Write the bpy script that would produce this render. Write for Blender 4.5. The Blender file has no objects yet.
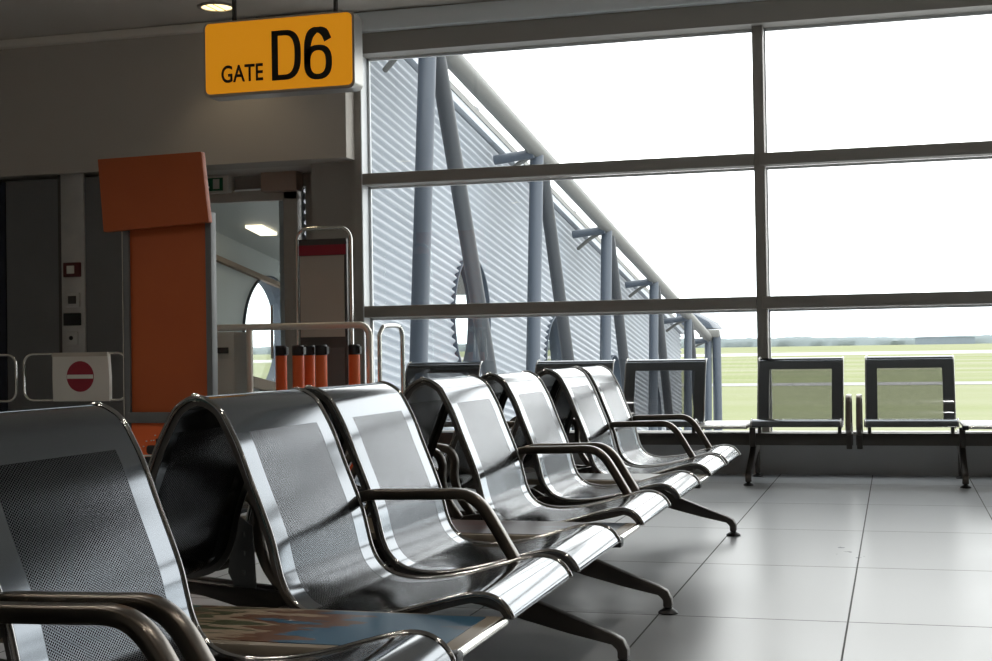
import bpy, bmesh, math, random
from mathutils import Vector, Matrix
random.seed(7)
S = bpy.context.scene
COL = S.collection
PI = math.pi

# ------------------------------------------------------------------ helpers
def link(name, mesh_or_none, parent=None, loc=(0, 0, 0), rz=0.0):
    o = bpy.data.objects.new(name, mesh_or_none)
    COL.objects.link(o)
    o.location = loc
    o.rotation_euler = (0, 0, rz)
    if parent is not None:
        o.parent = parent
    return o

def tag(o, label=None, cat=None, group=None, kind=None):
    if label: o['label'] = label
    if cat: o['category'] = cat
    if group: o['group'] = group
    if kind: o['kind'] = kind
    return o

def empty(name, loc=(0, 0, 0), rz=0.0, label=None, cat=None, group=None):
    o = link(name, None, None, loc, rz)
    o.empty_display_size = 0.1
    return tag(o, label, cat, group)

def to_mesh(name, bm, mat, angle=35, bevel=0):
    bmesh.ops.remove_doubles(bm, verts=bm.verts, dist=1e-6)
    bmesh.ops.recalc_face_normals(bm, faces=bm.faces)
    if bevel:
        es = [e for e in bm.edges if len(e.link_faces) == 2 and e.calc_face_angle(0) > 0.6]
        bmesh.ops.bevel(bm, geom=es, offset=bevel, segments=2, profile=0.5, affect='EDGES')
    me = bpy.data.meshes.new(name)
    bm.to_mesh(me)
    bm.free()
    if mat is not None:
        me.materials.append(mat)
    me.shade_smooth()
    me.set_sharp_from_angle(angle=math.radians(angle))
    return me

def box(bm, x0, x1, y0, y1, z0, z1):
    vs = [bm.verts.new((x, y, z)) for x in (x0, x1) for y in (y0, y1) for z in (z0, z1)]
    f = [(0, 1, 3, 2), (4, 6, 7, 5), (0, 4, 5, 1), (2, 3, 7, 6), (0, 2, 6, 4), (1, 5, 7, 3)]
    for q in f:
        bm.faces.new([vs[i] for i in q])

def boxmesh(name, dims, mat, bevel=0):
    bm = bmesh.new()
    box(bm, *dims)
    return to_mesh(name, bm, mat, bevel=bevel)

def smooth_path(pts, n=6):
    """Catmull-Rom through the points"""
    P = [Vector(p) for p in pts]
    P = [P[0] * 2 - P[1]] + P + [P[-1] * 2 - P[-2]]
    out = []
    for i in range(1, len(P) - 2):
        a, b, c, d = P[i - 1], P[i], P[i + 1], P[i + 2]
        for k in range(n):
            t = k / n
            out.append(0.5 * ((2 * b) + (c - a) * t + (2 * a - 5 * b + 4 * c - d) * t * t + (3 * b - a - 3 * c + d) * t ** 3))
    out.append(P[-2])
    return out

def tube(bm, pts, r, seg=12, caps=True, closed=False):
    P = [Vector(p) for p in pts]
    n = len(P)
    T = []
    for i in range(n):
        a = P[(i - 1) % n] if (closed or i > 0) else P[i]
        b = P[(i + 1) % n] if (closed or i < n - 1) else P[i]
        T.append((b - a).normalized())
    up = Vector((0, 0, 1)) if abs(T[0].z) < 0.9 else Vector((1, 0, 0))
    N = (up - T[0] * up.dot(T[0])).normalized()
    rings = []
    for i in range(n):
        N = (N - T[i] * N.dot(T[i])).normalized()
        B = T[i].cross(N)
        rr = r[i] if isinstance(r, (list, tuple)) else r
        rings.append([bm.verts.new(P[i] + (N * math.cos(2 * PI * k / seg) + B * math.sin(2 * PI * k / seg)) * rr) for k in range(seg)])
    for i in range(n if closed else n - 1):
        A, Bv = rings[i], rings[(i + 1) % n]
        for k in range(seg):
            bm.faces.new((A[k], A[(k + 1) % seg], Bv[(k + 1) % seg], Bv[k]))
    if caps and not closed:
        bm.faces.new(rings[0]); bm.faces.new(rings[-1])

def strip(bm, path, th, y0, y1, uvm=False, arc0=0.0):
    """a flat band following a path in the XZ plane, thickness th, from y0 to y1"""
    P = [Vector((p[0], 0, p[-1])) for p in path]
    n = len(P)
    A = []; Bq = []
    s = arc0; arcs = []
    for i in range(n):
        t = (P[min(i + 1, n - 1)] - P[max(i - 1, 0)]).normalized()
        nrm = Vector((-t.z, 0, t.x))
        h = th[i] if isinstance(th, (list, tuple)) else th
        if i: s += (P[i] - P[i - 1]).length
        arcs.append(s)
        A.append(P[i] + nrm * h / 2); Bq.append(P[i] - nrm * h / 2)
    uv = bm.loops.layers.uv.verify() if uvm else None
    def quad(a, b, c, d, us):
        f = bm.faces.new((a, b, c, d))
        if uv:
            for l, u in zip(f.loops, us): l[uv].uv = u
    ring = []
    for i in range(n):
        ring.append([bm.verts.new((A[i].x, y0, A[i].z)), bm.verts.new((A[i].x, y1, A[i].z)),
                     bm.verts.new((Bq[i].x, y1, Bq[i].z)), bm.verts.new((Bq[i].x, y0, Bq[i].z))])
    ys = (y0, y1, y1, y0)
    for i in range(n - 1):
        for k in range(4):
            k2 = (k + 1) % 4
            quad(ring[i][k], ring[i][k2], ring[i + 1][k2], ring[i + 1][k],
                 ((arcs[i], ys[k]), (arcs[i], ys[k2]), (arcs[i + 1], ys[k2]), (arcs[i + 1], ys[k])))
    bm.faces.new(ring[0]); bm.faces.new(ring[-1])
    return s

def sheet(bm, path, y0, y1, arc0=0.0, ny=1):
    """single-skin band with UV in metres"""
    uv = bm.loops.layers.uv.verify()
    s = arc0; prev = None
    rows = []
    for i, p in enumerate(path):
        v = Vector((p[0], 0, p[-1]))
        if prev is not None: s += (v - prev).length
        prev = v
        rows.append((s, [bm.verts.new((v.x, y0 + (y1 - y0) * k / ny, v.z)) for k in range(ny + 1)]))
    for (s0, a), (s1, b) in zip(rows, rows[1:]):
        for k in range(ny):
            f = bm.faces.new((a[k], a[k + 1], b[k + 1], b[k]))
            ya = y0 + (y1 - y0) * k / ny; yb = y0 + (y1 - y0) * (k + 1) / ny
            for l, u in zip(f.loops, ((s0, ya), (s0, yb), (s1, yb), (s1, ya))): l[uv].uv = u

def prism(bm, poly, y0, y1):
    """polygon of (x, z) extruded along y"""
    a = [bm.verts.new((x, y0, z)) for x, z in poly]
    b = [bm.verts.new((x, y1, z)) for x, z in poly]
    bm.faces.new(a); bm.faces.new(b[::-1])
    for i in range(len(a)):
        j = (i + 1) % len(a)
        bm.faces.new((a[i], b[i], b[j], a[j]))

def lathe(bm, prof, c=(0, 0, 0), seg=24):
    rings = [[bm.verts.new((c[0] + r * math.cos(2 * PI * k / seg), c[1] + r * math.sin(2 * PI * k / seg), c[2] + z)) for k in range(seg)] for r, z in prof]
    for A, B in zip(rings, rings[1:]):
        for k in range(seg):
            bm.faces.new((A[k], A[(k + 1) % seg], B[(k + 1) % seg], B[k]))
    bm.faces.new(rings[0]); bm.faces.new(rings[-1])

# ------------------------------------------------------------------ materials
def mat(name, col, rough=0.5, metal=0.0, spec=None, coat=0.0, emit=None, estr=0.0, noise=None, bump=None):
    m = bpy.data.materials.new(name); m.use_nodes = True
    nt = m.node_tree; b = nt.nodes['Principled BSDF']
    b.inputs['Base Color'].default_value = (*col, 1)
    b.inputs['Roughness'].default_value = rough
    b.inputs['Metallic'].default_value = metal
    if spec is not None: b.inputs['Specular IOR Level'].default_value = spec
    b.inputs['Coat Weight'].default_value = coat
    if emit:
        b.inputs['Emission Color'].default_value = (*emit, 1); b.inputs['Emission Strength'].default_value = estr
    if noise or bump:
        tc = nt.nodes.new('ShaderNodeTexCoord')
        nz = nt.nodes.new('ShaderNodeTexNoise')
        nz.inputs['Scale'].default_value = (noise or bump)[0]
        nz.inputs['Detail'].default_value = 5
        nt.links.new(tc.outputs['Object'], nz.inputs['Vector'])
        if noise:
            mx = nt.nodes.new('ShaderNodeMix'); mx.data_type = 'RGBA'
            mx.inputs[6].default_value = (*col, 1); mx.inputs[7].default_value = (*noise[1], 1)
            nt.links.new(nz.outputs['Fac'], mx.inputs[0]); nt.links.new(mx.outputs[2], b.inputs['Base Color'])
        if bump:
            bp = nt.nodes.new('ShaderNodeBump'); bp.inputs['Strength'].default_value = bump[1]
            nt.links.new(nz.outputs['Fac'], bp.inputs['Height']); nt.links.new(bp.outputs['Normal'], b.inputs['Normal'])
    return m

M = {}
M['steel'] = mat('polished_dark_steel', (.15, .162, .178), .10, 1)
M['tube'] = mat('edge_tube_steel', (.34, .335, .33), .12, 1)
M['arm'] = mat('armrest_dark_metal', (.15, .13, .11), .28, 1, coat=.12)
M['leg'] = mat('leg_dark_metal', (.085, .075, .068), .35, .6)
M['black'] = mat('black_plastic', (.012, .012, .013), .45)
M['beam'] = mat('dark_beam', (.11, .10, .09), .4, .5)
M['chrome'] = mat('chrome', (.75, .74, .70), .14, 1)
M['frame'] = mat('window_frame_grey', (.34, .32, .29), .45)
M['frame_light'] = mat('window_gasket_light', (.75, .78, .80), .4)
M['wall'] = mat('wall_warm_grey', (.54, .50, .45), .75)
M['wallbase'] = mat('wall_base_panel', (.44, .45, .46), .5)
M['band'] = mat('pale_blind_box', (.82, .87, .90), .5)
M['ceiling'] = mat('ceiling_grey', (.66, .62, .57), .8)
M['darkwall'] = mat('dark_steel_cladding', (.20, .205, .21), .32, .3, noise=(2.0, (.16, .165, .17)))
M['navy'] = mat('dark_navy_panel', (.01, .013, .03), .4)
M['stainless'] = mat('brushed_stainless', (.66, .64, .60), .3, .4, noise=(9, (.48, .48, .49)))
M['orange'] = mat('matt_orange_board', (.50, .11, .022), .55, noise=(3, (.42, .08, .018)))
M['orange_b'] = mat('bright_orange_tube', (.75, .13, .03), .4)
M['greyrail'] = mat('grey_aluminium', (.13, .135, .135), .5, .0)
M['sign_y'] = mat('yellow_sign_face', (.85, .36, .012), .4, emit=(1, .38, .012), estr=.42)   # backlit lightbox face
M['sign_box'] = mat('sign_aluminium', (.42, .41, .39), .35, .6)
M['ink'] = mat('sign_black', (.008, .008, .008), .5)
M['white'] = mat('white_board', (.72, .70, .64), .5)
M['red'] = mat('sign_red', (.30, .015, .035), .5)
M['beige'] = mat('beige_board', (.52, .48, .41), .55)
M['dark'] = mat('dark_grey_panel', (.07, .065, .06), .5)
M['green'] = mat('exit_green', (.01, .16, .07), .5)
M['doorframe'] = mat('door_frame_grey', (.55, .52, .47), .45)
M['cream'] = mat('bridge_lining', (.52, .54, .52), .45)
M['brown'] = mat('bridge_handrail_brown', (.22, .15, .10), .5)
M['clad'] = mat('corrugated_cladding', (.32, .345, .38), .45, .0)
M['truss'] = mat('truss_blue_grey', (.045, .058, .078), .5)
M['chord'] = mat('truss_top_chord_grey', (.12, .12, .112), .5)
M['trees'] = mat('hazed_foliage', (.14, .17, .175), .9, noise=(.02, (.17, .20, .21)))  # distant haze mixed into the foliage colour
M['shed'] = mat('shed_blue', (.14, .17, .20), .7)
M['lampglow'] = mat('lamp_glow', (1, .85, .55), .5, emit=(1, .80, .42), estr=2.2)
M['lamprefl'] = mat('lamp_reflector', (.75, .65, .40), .2, 1)
M['panelglow'] = mat('bridge_light_glow', (1, .9, .75), .5, emit=(1, .86, .62), estr=3.0)
M['seatside'] = mat('seat_side_dark', (.12, .115, .11), .35, .6)

def perforated():
    m = bpy.data.materials.new('perforated_steel'); m.use_nodes = True
    nt = m.node_tree; N = nt.nodes; L = nt.links
    b = N['Principled BSDF']; out = N['Material Output']
    b.inputs['Base Color'].default_value = (.09, .095, .105, 1)
    b.inputs['Metallic'].default_value = 1; b.inputs['Roughness'].default_value = .17
    uv = N.new('ShaderNodeUVMap')
    sep = N.new('ShaderNodeSeparateXYZ'); L.new(uv.outputs[0], sep.inputs[0])
    def math_(op, a, b_=None, c=None):
        n = N.new('ShaderNodeMath'); n.operation = op
        for i, v in enumerate((a, b_, c)):
            if v is None: continue
            if isinstance(v, (int, float)): n.inputs[i].default_value = v
            else: L.new(v, n.inputs[i])
        return n.outputs[0]
    p = .0054
    U = math_('DIVIDE', sep.outputs[0], p); V = math_('DIVIDE', sep.outputs[1], p * 1.732)
    def dist(off):
        a = math_('SUBTRACT', math_('FRACT', math_('ADD', U, off)), .5)
        c = math_('MULTIPLY', math_('SUBTRACT', math_('FRACT', math_('ADD', V, off)), .5), 1.732)
        return math_('ADD', math_('MULTIPLY', a, a), math_('MULTIPLY', c, c))
    d = math_('MINIMUM', dist(0.0), dist(0.5))
    hole = math_('LESS_THAN', d, .39 ** 2)
    tr = N.new('ShaderNodeBsdfTransparent')
    mx = N.new('ShaderNodeMixShader')
    L.new(hole, mx.inputs[0]); L.new(b.outputs[0], mx.inputs[1]); L.new(tr.outputs[0], mx.inputs[2])
    L.new(mx.outputs[0], out.inputs[0])
    return m
M['perf'] = perforated()

def glass_mat():
    m = bpy.data.materials.new('window_glass'); m.use_nodes = True
    nt = m.node_tree; N = nt.nodes; L = nt.links
    N.remove(N['Principled BSDF'])
    tr = N.new('ShaderNodeBsdfTransparent'); tr.inputs[0].default_value = (.96, .975, .97, 1)
    gl = N.new('ShaderNodeBsdfGlossy'); gl.inputs['Roughness'].default_value = .02
    fr = N.new('ShaderNodeFresnel'); fr.inputs[0].default_value = 1.45
    ge = N.new('ShaderNodeNewGeometry'); mr = N.new('ShaderNodeMapRange')   # same reflectance from either side of the pane
    mr.inputs['To Min'].default_value = 1.45; mr.inputs['To Max'].default_value = 1 / 1.45
    L.new(ge.outputs['Backfacing'], mr.inputs['Value']); L.new(mr.outputs[0], fr.inputs[0])
    mx = N.new('ShaderNodeMixShader')
    L.new(fr.outputs[0], mx.inputs[0]); L.new(tr.outputs[0], mx.inputs[1]); L.new(gl.outputs[0], mx.inputs[2])
    L.new(mx.outputs[0], N['Material Output'].inputs[0])
    return m
M['glass'] = glass_mat()

def floor_mat():
    m = bpy.data.materials.new('floor_tiles'); m.use_nodes = True
    nt = m.node_tree; N = nt.nodes; L = nt.links
    b = N['Principled BSDF']
    tc = N.new('ShaderNodeTexCoord')
    sep = N.new('ShaderNodeSeparateXYZ'); L.new(tc.outputs['Object'], sep.inputs[0])
    def math_(op, a, b_=None):
        n = N.new('ShaderNodeMath'); n.operation = op
        for i, v in enumerate((a, b_)):
            if v is None: continue
            if isinstance(v, (int, float)): n.inputs[i].default_value = v
            else: L.new(v, n.inputs[i])
        return n.outputs[0]
    def line(sock, off, pitch, w):
        t = math_('FRACT', math_('DIVIDE', math_('SUBTRACT', sock, off - 100 * pitch), pitch))
        d = math_('MULTIPLY', math_('MINIMUM', t, math_('SUBTRACT', 1.0, t)), pitch)
        return math_('LESS_THAN', d, w)
    g = math_('MAXIMUM', line(sep.outputs[0], -.172, .653, .0032), line(sep.outputs[1], 7.345, 1.205, .0040))
    # per-tile tint
    comb = N.new('ShaderNodeCombineXYZ')
    L.new(math_('FLOOR', math_('DIVIDE', math_('SUBTRACT', sep.outputs[0], -.172), .653)), comb.inputs[0])
    L.new(math_('FLOOR', math_('DIVIDE', math_('SUBTRACT', sep.outputs[1], 7.345), 1.205)), comb.inputs[1])
    wn = N.new('ShaderNodeTexWhiteNoise'); L.new(comb.outputs[0], wn.inputs['Vector'])
    nz = N.new('ShaderNodeTexNoise'); nz.inputs['Scale'].default_value = 1.3; nz.inputs['Detail'].default_value = 6
    L.new(tc.outputs['Object'], nz.inputs['Vector'])
    v = math_('ADD', math_('MULTIPLY', wn.outputs['Value'], .03), math_('MULTIPLY', nz.outputs['Fac'], .06))
    v = math_('ADD', v, .335)
    hsv = N.new('ShaderNodeCombineColor')
    L.new(math_('MULTIPLY', v, .95), hsv.inputs[0]); L.new(v, hsv.inputs[1]); L.new(math_('MULTIPLY', v, 1.05), hsv.inputs[2])
    mx = N.new('ShaderNodeMix'); mx.data_type = 'RGBA'
    mx.inputs[7].default_value = (.045, .045, .045, 1)
    L.new(g, mx.inputs[0]); L.new(hsv.outputs[0], mx.inputs[6]); L.new(mx.outputs[2], b.inputs['Base Color'])
    r = math_('ADD', math_('MULTIPLY', nz.outputs['Fac'], .12), .24)
    r = math_('MAXIMUM', r, math_('MULTIPLY', g, .7))
    L.new(r, b.inputs['Roughness'])
    b.inputs['Specular IOR Level'].default_value = .5
    return m
M['floor'] = floor_mat()

def grass_mat():
    m = bpy.data.materials.new('airfield_grass'); m.use_nodes = True
    nt = m.node_tree; N = nt.nodes; L = nt.links
    b = N['Principled BSDF']; b.inputs['Roughness'].default_value = 1
    b.inputs['Specular IOR Level'].default_value = .0
    tc = N.new('ShaderNodeTexCoord'); mp = N.new('ShaderNodeMapping')
    mp.inputs['Scale'].default_value = (.004, .03, 1)
    L.new(tc.outputs['Object'], mp.inputs[0])
    nz = N.new('ShaderNodeTexNoise'); nz.inputs['Scale'].default_value = 1; nz.inputs['Detail'].default_value = 6
    L.new(mp.outputs[0], nz.inputs['Vector'])
    cr = N.new('ShaderNodeValToRGB')
    e = cr.color_ramp.elements
    e[0].position = .35; e[0].color = (.175, .20, .098, 1)
    e[1].position = .68; e[1].color = (.245, .245, .185, 1)
    L.new(nz.outputs['Fac'], cr.inputs[0]); L.new(cr.outputs[0], b.inputs['Base Color'])
    return m
M['grass'] = grass_mat()
M['runway'] = mat('concrete_runway', (.33, .325, .32), .9)
M['runway2'] = mat('asphalt_taxiway', (.22, .215, .22), .9)

def picture_mat(name, stops, sc=(1.3, 3.0)):
    """a printed picture under glass: patches of colour across the table"""
    m = bpy.data.materials.new(name); m.use_nodes = True
    nt = m.node_tree; N = nt.nodes; L = nt.links
    b = N['Principled BSDF']; b.inputs['Roughness'].default_value = .28; b.inputs['Specular IOR Level'].default_value = .35
    tc = N.new('ShaderNodeTexCoord')
    mp = N.new('ShaderNodeMapping'); mp.inputs['Rotation'].default_value = (0, 0, .5); mp.inputs['Scale'].default_value = (.6, 2.6, 1)
    L.new(tc.outputs['Object'], mp.inputs[0])
    nz = N.new('ShaderNodeTexNoise'); nz.inputs['Scale'].default_value = 9; nz.inputs['Detail'].default_value = 4
    L.new(mp.outputs[0], nz.inputs['Vector'])
    sep = N.new('ShaderNodeSeparateXYZ'); L.new(tc.outputs['Object'], sep.inputs[0])
    a = N.new('ShaderNodeMath'); a.operation = 'MULTIPLY_ADD'; a.inputs[1].default_value = .5; a.inputs[2].default_value = .37
    L.new(sep.outputs[0], a.inputs[0])
    c = N.new('ShaderNodeMath'); c.operation = 'MULTIPLY_ADD'; c.inputs[1].default_value = .36
    L.new(nz.outputs['Fac'], c.inputs[0]); L.new(a.outputs[0], c.inputs[2])
    cr = N.new('ShaderNodeValToRGB'); cr.color_ramp.interpolation = 'CONSTANT'
    e = cr.color_ramp.elements
    while len(e) < len(stops): e.new(.5)
    for k, (p, col) in enumerate(stops):
        e[k].position = p; e[k].color = (*col, 1)
    L.new(c.outputs[0], cr.inputs[0]); L.new(cr.outputs[0], b.inputs['Base Color'])
    return m
M['pic'] = picture_mat('travel_picture', [(0, (.03, .13, .13)), (.43, (.04, .17, .17)), (.50, (.12, .06, .04)), (.55, (.30, .22, .14)),
                                        (.59, (.08, .09, .05)), (.64, (.36, .28, .20)), (.68, (.16, .08, .05)), (.74, (.04, .12, .20)), (.90, (.10, .115, .15))])
M['pic2'] = picture_mat('landscape_picture', [(0, (.10, .08, .05)), (.5, (.16, .13, .09)), (.58, (.13, .07, .06)), (.68, (.10, .09, .10)), (.8, (.12, .15, .19))])
M['pic3'] = picture_mat('plain_grey_insert', [(0, (.16, .17, .18)), (.7, (.20, .21, .22))])
M['satin'] = mat('satin_rail_steel', (.80, .76, .68), .38, .85)
M['trim'] = mat('table_edge_tan', (.26, .22, .17), .4)

# ------------------------------------------------------------------ the setting
XL, XR, YB, YW = -9.5, 9.0, -9.0, 10.46
CZ = 3.62
def struct(name, dims, m, bevel=0):
    o = link(name, boxmesh(name, dims, m, bevel)); o['kind'] = 'structure'; return o
struct('floor', (XL, XR, YB, 11.0, -.12, 0), M['floor'])
struct('ceiling', (XL, XR, YB, YW + .3, CZ, CZ + .1), M['ceiling'])
struct('wall_left', (XL - .1, XL, YB, 11.0, 0, CZ), M['wall'])
struct('wall_right', (XR, XR + .2, YB, YW + .3, 0, CZ), M['wall'])
struct('wall_back', (XL, XR, YB - .1, YB, 0, CZ), M['wall'])
struct('wall_front', (-4.10, XR, YW, YW + .22, -.02, .285), M['wallbase'])
# bulkhead over the gate lobby
struct('wall_bulkhead', (XL, -4.10, 10.20, 10.52, 2.47, CZ), M['wall'])
bm = bmesh.new()
box(bm, XL, -4.10, 10.12, 10.20, 3.54, 3.605)
o = link('trim_1', to_mesh('cornice', bm, mat('cornice_pale', (.82, .77, .69), .6), bevel=.01)); o['kind'] = 'structure'
struct('trim_2', (-4.14, XR, 10.33, 10.56, 3.30, 3.46), M['frame'])
struct('trim_3', (-4.14, XR, 10.25, 10.56, 3.462, 3.61), M['band'], .012)

# window wall
win = link('window_1', None); win['kind'] = 'structure'
def part(name, dims, m, parent, bevel=0, loc=(0, 0, 0)):
    return link(name, boxmesh(name, dims, m, bevel), parent, loc)
WX0, WX1 = -4.10, XR
mull = [-.93, 2.23, 5.39, 8.55]
bm = bmesh.new()
box(bm, WX0 - .02, WX0 + .05, YW - .08, YW + .08, .26, 3.34)
box(bm, WX0 + .05, WX1, YW - .06, YW + .10, .285, .315)
link('window_frame', to_mesh('window_frame', bm, M['frame']), win)
part('lit_side_strip', (WX0 + .05, WX0 + .058, YW - .075, YW + .055, .32, 3.30), M['frame_light'], win)  # pale strip standing in for the post's sky-lit side face
for x in mull:
    part('mullion', (x - .042, x + .034, YW - .045, YW + .06, .30, 3.32), M['frame'], win, .004)
xs = [WX0 + .05] + mull
for zt in (1.262, 2.315):
    for a, b_ in zip(xs, mull):
        part('transom', (a + .0, b_ - .043, YW - .07, YW + .06, zt - .045, zt + .045), M['frame'], win, .004)
for a, b_ in zip([WX0 + .05] + [m_ + .034 for m_ in mull[:-1]], [m_ - .042 for m_ in mull]):
    for z0, z1 in ((.315, 1.217), (1.307, 2.27), (2.36, 3.30)):
        # pale gasket around each pane, then the pane
        bm = bmesh.new()
        g = .028 if a < -3 else .012
        y0, y1 = YW + .062, YW + .085
        box(bm, a, a + g, y0, y1, z0, z1)
        box(bm, b_ - g * .4, b_, y0, y1, z0, z1)
        box(bm, a, b_, y0, y1, z1 - .02, z1)
        gk = link('gasket', to_mesh('gasket', bm, M['frame_light']), win)
        part('glass_pane', (a + .005, b_ - .005, YW + .070, YW + .076, z0, z1), M['glass'], win)

# gate lobby walls behind the bulkhead
bm = bmesh.new()
box(bm, -4.80, -4.42, 11.0, 11.12, 0, 2.50); box(bm, -4.50, -4.12, 10.44, 10.54, 0, 2.50)       # pier right of the glass door
box(bm, -9.5, -5.85, 11.0, 11.12, 0, 2.50)
box(bm, -5.85, -4.80, 11.0, 11.12, 2.36, 2.50)
o = link('wall_gate', to_mesh('wall_gate', bm, mat('gate_wall_grey', (.36, .34, .31), .55))); o['kind'] = 'structure'
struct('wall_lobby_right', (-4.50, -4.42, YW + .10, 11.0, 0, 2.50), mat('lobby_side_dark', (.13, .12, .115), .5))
struct('wall_lobby_ceiling', (XL, -4.42, 10.50, 11.12, 2.475, 2.53), M['ceiling'])
struct('wall_service', (-7.25, -5.70, 10.30, 10.42, 0, 2.44), M['darkwall'])
struct('wall_service_side', (-9.4, -7.26, 10.30, 10.42, 0, 2.44), M['navy'])

# glass door
d = link('door_1', None); d['kind'] = 'structure'
bm = bmesh.new()
for dims in ((-5.84, -5.76, 10.95, 11.05, 0, 2.34), (-4.985, -4.86, 10.95, 11.05, 0, 2.34), (-5.84, -4.86, 10.95, 11.05, 2.25, 2.34), (-5.76, -4.985, 10.97, 11.03, .0, .12)):
    box(bm, *dims)
link('door_frame', to_mesh('door_frame', bm, M['doorframe'], bevel=.006), d)
part('glass_pane', (-5.76, -4.985, 10.99, 11.0, .12, 2.25), M['glass'], d)
bm = bmesh.new(); tube(bm, [(-5.08, 10.9, .9), (-5.08, 10.9, 1.35)], .012)
link('door_handle', to_mesh('door_handle', bm, M['chrome']), d)

# ------------------------------------------------------------------ camera (fits the photograph's vanishing points)
F_PX, H = 1400.0, .95
yaw, pitch, roll = .27745604, .01334403, .0155
cam = bpy.data.cameras.new('camera'); cam.sensor_width = 36; cam.sensor_fit = 'HORIZONTAL'
cam.lens = F_PX * 36 / 992; cam.clip_end = 5000; cam.clip_start = .02
co = link('camera', cam)
fwd = Vector((-math.sin(yaw) * math.cos(pitch), math.cos(yaw) * math.cos(pitch), math.sin(pitch)))
r0 = Vector((math.cos(yaw), math.sin(yaw), 0)); u0 = r0.cross(fwd)
rt = r0 * math.cos(roll) - u0 * math.sin(roll); up = r0 * math.sin(roll) + u0 * math.cos(roll)
R = Matrix((rt, up, -fwd)).transposed()
co.matrix_world = Matrix.Translation((0, 0, H)) @ R.to_4x4()
S.camera = co

# ------------------------------------------------------------------ beam benches
PROF = [(0.001, 0.8545), (0.015, 0.8535), (0.034, 0.847), (0.06, 0.829), (0.079, 0.8), (0.107, 0.745), (0.132, 0.68), (0.162, 0.605), (0.183, 0.548), (0.195, 0.5), (0.205, 0.462), (0.221, 0.428), (0.249, 0.401), (0.287, 0.387), (0.337, 0.383), (0.407, 0.389), (0.477, 0.403), (0.547, 0.423), (0.602, 0.438), (0.639, 0.4445), (0.667, 0.443), (0.689, 0.434), (0.705, 0.42), (0.716, 0.403), (0.717, 0.396)]
path = smooth_path([(u, 0, z) for u, z in PROF], 4)
def cut(zmin_back=None):
    pass
# indices where the perforation starts and ends
i0 = next(i for i, p in enumerate(path) if p.z < .787 and p.x > .05)
i1 = next(i for i, p in enumerate(path) if p.x > .622)
def seat_meshes(w):
    h = w / 2; m = .074
    bm = bmesh.new()
    strip(bm, path[:i0 + 1], .003, -h, h)
    strip(bm, path[i1:], .003, -h, h)
    strip(bm, path[i0:i1 + 1], .003, -h, -h + m)
    strip(bm, path[i0:i1 + 1], .003, h - m, h)
    shell = to_mesh('seat', bm, M['steel'], 30)
    bm = bmesh.new()
    sub = path[i0:i1 + 1]
    for dth in [q_ * .0005 for q_ in range(7)]:
        q = []
        for k_, p in enumerate(sub):
            t = (sub[min(k_ + 1, len(sub) - 1)] - sub[max(k_ - 1, 0)]).normalized()
            q.append(p - Vector((t.z, 0, -t.x)) * -dth * -1 if False else p + Vector((-t.z, 0, t.x)) * (dth - .0015))
        sheet(bm, q, -h + m, h - m, ny=2)
    me = bpy.data.meshes.new('perforated_panel'); bmesh.ops.recalc_face_normals(bm, faces=bm.faces)
    bm.to_mesh(me); bm.free(); me.materials.append(M['perf']); me.shade_smooth()
    edges = []
    for s in (-1, 1):
        bm = bmesh.new()
        tube(bm, [(p.x, s * (h + .001), p.z) for p in path], .0065, 8)
        edges.append(to_mesh('edge_tube', bm, M['tube'], 60))
    # side flange hanging under the edge
    fl = []
    for p_i, p in enumerate(path):
        a = path[max(p_i - 1, 0)]; b_ = path[min(p_i + 1, len(path) - 1)]
        t = (b_ - a).normalized(); n = Vector((t.z, 0, -t.x))   # to the under / rear side
        fl.append((p, p + Vector((-n.x, 0, -n.z)) * -.018))
    flange = []
    for s in (-1, 1):
        bm = bmesh.new()
        y = s * (h - .002)
        va = [(bm.verts.new((a.x, y, a.z)), bm.verts.new((b_.x, y, b_.z)), bm.verts.new((b_.x, y - s * .003, b_.z)), bm.verts.new((a.x, y - s * .003, a.z))) for a, b_ in fl]
        for q, r_ in zip(va, va[1:]):
            for k in range(4):
                bm.faces.new((q[k], q[(k + 1) % 4], r_[(k + 1) % 4], r_[k]))
        flange.append(to_mesh('side_flange', bm, M['seatside'], 40))
    return shell, me, edges, flange
SEATM = {}
def seat(parent, v, w, side=1):
    """side=+1 faces local +x, -1 faces local -x"""
    if w not in SEATM: SEATM[w] = seat_meshes(w)
    sh, pf, ed, fl = SEATM[w]
    o = link('seat', sh, parent, (0 if side > 0 else .016, v, 0), 0 if side > 0 else PI)
    link('perforated_panel', pf, o)
    for e in ed: link('edge_tube', e, o)
    for e in fl: link('side_flange', e, o)
    return o

ARM = [(0.06, 0.33), (0.107, 0.4), (0.127, 0.47), (0.125, 0.53), (0.147, 0.57), (0.192, 0.583), (0.267, 0.585), (0.367, 0.587), (0.422, 0.588), (0.457, 0.578), (0.487, 0.552), (0.515, 0.51), (0.542, 0.465), (0.565, 0.425), (0.573, 0.398), (0.557, 0.375), (0.467, 0.352), (0.367, 0.335), (0.167, 0.31)]
apath = smooth_path([(u, 0, z) for u, z in ARM], 5)
bm = bmesh.new(); strip(bm, apath, .027, -.017, .017)
ARMM = to_mesh('armrest', bm, M['arm'], 50, bevel=.0045)
def arm(parent, v, side=1):
    return link('armrest', ARMM, parent, (0, v, 0), 0 if side > 0 else PI)

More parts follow.
